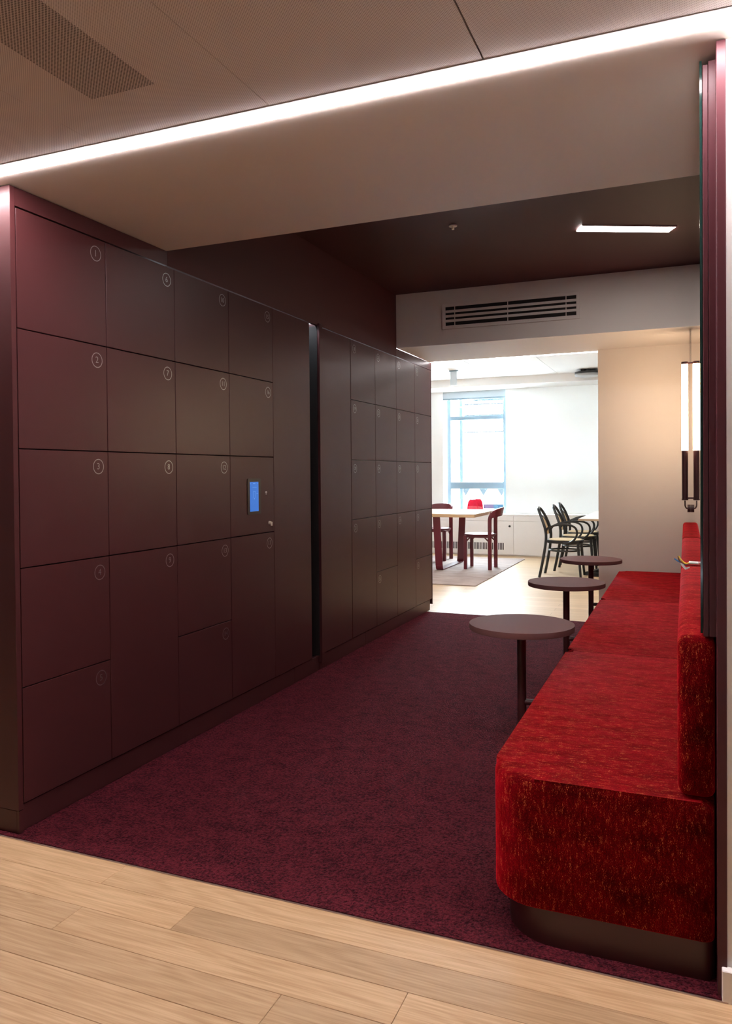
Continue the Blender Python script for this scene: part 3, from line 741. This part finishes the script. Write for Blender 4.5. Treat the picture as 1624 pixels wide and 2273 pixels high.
for k in range(-3, 4):
    wv = box('door_window', (-6.2+2.6*k, 24.56, 2.45), (-5.0+2.6*k, 24.6, 3.6), bw, bd)
    box('pane', (-6.1+2.6*k, 24.545, 2.5), (-5.1+2.6*k, 24.56, 3.5), bw if k == 0 else gl, wv)
box('balcony_slab', (-10, 23.9, 2.30), (2, 24.6, 2.45), bw, bd)
box('lintel', (-6.35, 24.45, 3.58), (-5.05, 24.6, 3.80), mat('grey_lintel', (.009, .012, .014), .9, spec=0), bd)
bm = bmesh.new(); x = -6.5
while x < -4.6:
    add_box(bm, (x, 23.93, 2.45), (x+.018, 23.948, 3.42)); x += .10
for z in (2.52, 3.05, 3.40): add_box(bm, (-6.5, 23.925, z), (-4.6, 23.953, z+.035))
for k in range(8): add_tube(bm, [(-6.4+.22*k, 23.94, 3.42), (-6.33+.22*k, 23.94, 3.56), (-6.26+.22*k, 23.94, 3.42)], .012, 5)
rl = from_bm('railing', bm, mat('grey_iron', (.010, .012, .015), .9, spec=0), bd); rl['kind'] = 'stuff'
aw = thing('shop_awning', 'grey zigzag edged awning seen low through the left window', 'awning', (-5, 20, .8))
am = mat('grey_awning_cloth', (.012, .0145, .0165), .9, spec=0)
bm = bmesh.new()
xs = -6.6; 
while xs < -3.6:
    a = [bm.verts.new(p) for p in ((xs, 20, 1.02), (xs+.46, 20, 1.02), (xs+.23, 20, .64))]
    b_ = [bm.verts.new(p) for p in ((xs, 20.02, 1.02), (xs+.46, 20.02, 1.02), (xs+.23, 20.02, .64))]
    bm.faces.new(a); bm.faces.new(b_[::-1])
    for i in range(3): bm.faces.new((a[i], a[(i+1) % 3], b_[(i+1) % 3], b_[i]))
    xs += .48
from_bm('zigzag_edge', bm, am, aw)
bm = bmesh.new(); q = [bm.verts.new(p) for p in ((-6.6, 20, 1.02), (-3.5, 20, 1.02), (-3.5, 22.5, 2.1), (-6.6, 22.5, 2.1))]; bm.faces.new(q)
q2 = [bm.verts.new(p) for p in ((-6.6, 20, 1.05), (-3.5, 20, 1.05), (-3.5, 22.5, 2.13), (-6.6, 22.5, 2.13))]; bm.faces.new(q2[::-1])
for i in range(4): bm.faces.new((q[i], q[(i+1) % 4], q2[(i+1) % 4], q2[i]))
from_bm('canopy', bm, mat('white_awning_cloth', (.8, .8, .8), .8), aw)
for xx in (-6.55, -3.55): tube('pole', [(xx, 20.1, -.35), (xx, 20.1, 1.03)], .03, am, aw, 8)
red = mat('red_plastic', (.035, .0008, .0017), .9, spec=0)
def shell_chair(label, x, y, rz):
    t = thing('outdoor_chair', label, 'chair', (0, 0, 0), 'red chairs outside')
    bm = bmesh.new(); n = 14; rows_ = []
    for (h, wd, dep) in ((.42, .155, .10), (.52, .165, .12), (.66, .16, .12), (.77, .13, .11), (.83, .075, .09)):
        ring = []
        for i in range(n+1):
            a = math.pi*(i/n-.5); ring.append(bm.verts.new((-.12-dep*math.cos(a), wd*math.sin(a), h)))
        rows_.append(ring)
    for A, B in zip(rows_[:-1], rows_[1:]):
        for i in range(n): bm.faces.new((A[i], A[i+1], B[i+1], B[i]))
    o_ = from_bm('back_shell', bm, red, t, True); md = o_.modifiers.new('thick', 'SOLIDIFY'); md.thickness = .02
    disc('seat', 0, 0, .22, .40, .43, red, t, .008, 24)
    for sx in (-1, 1):
        for s2 in (-1, 1): tube('leg', [(sx*.14, s2*.14, .41), (sx*.19, s2*.19, 0)], .014, M['alu'], t, 8)
    t.location = (x, y, -.35); t.rotation_euler = (0, 0, rz); return t
rcx = shell_chair('red shell chair outside the window, left one', -5.71, 22.0, math.radians(90))
dup(rcx, (-5.66, 22.62, -.35), math.radians(70), 'red shell chair outside the window, partly behind the left one')
for o in list(bpy.data.objects):
    if '_inv' in o: del o['_inv']
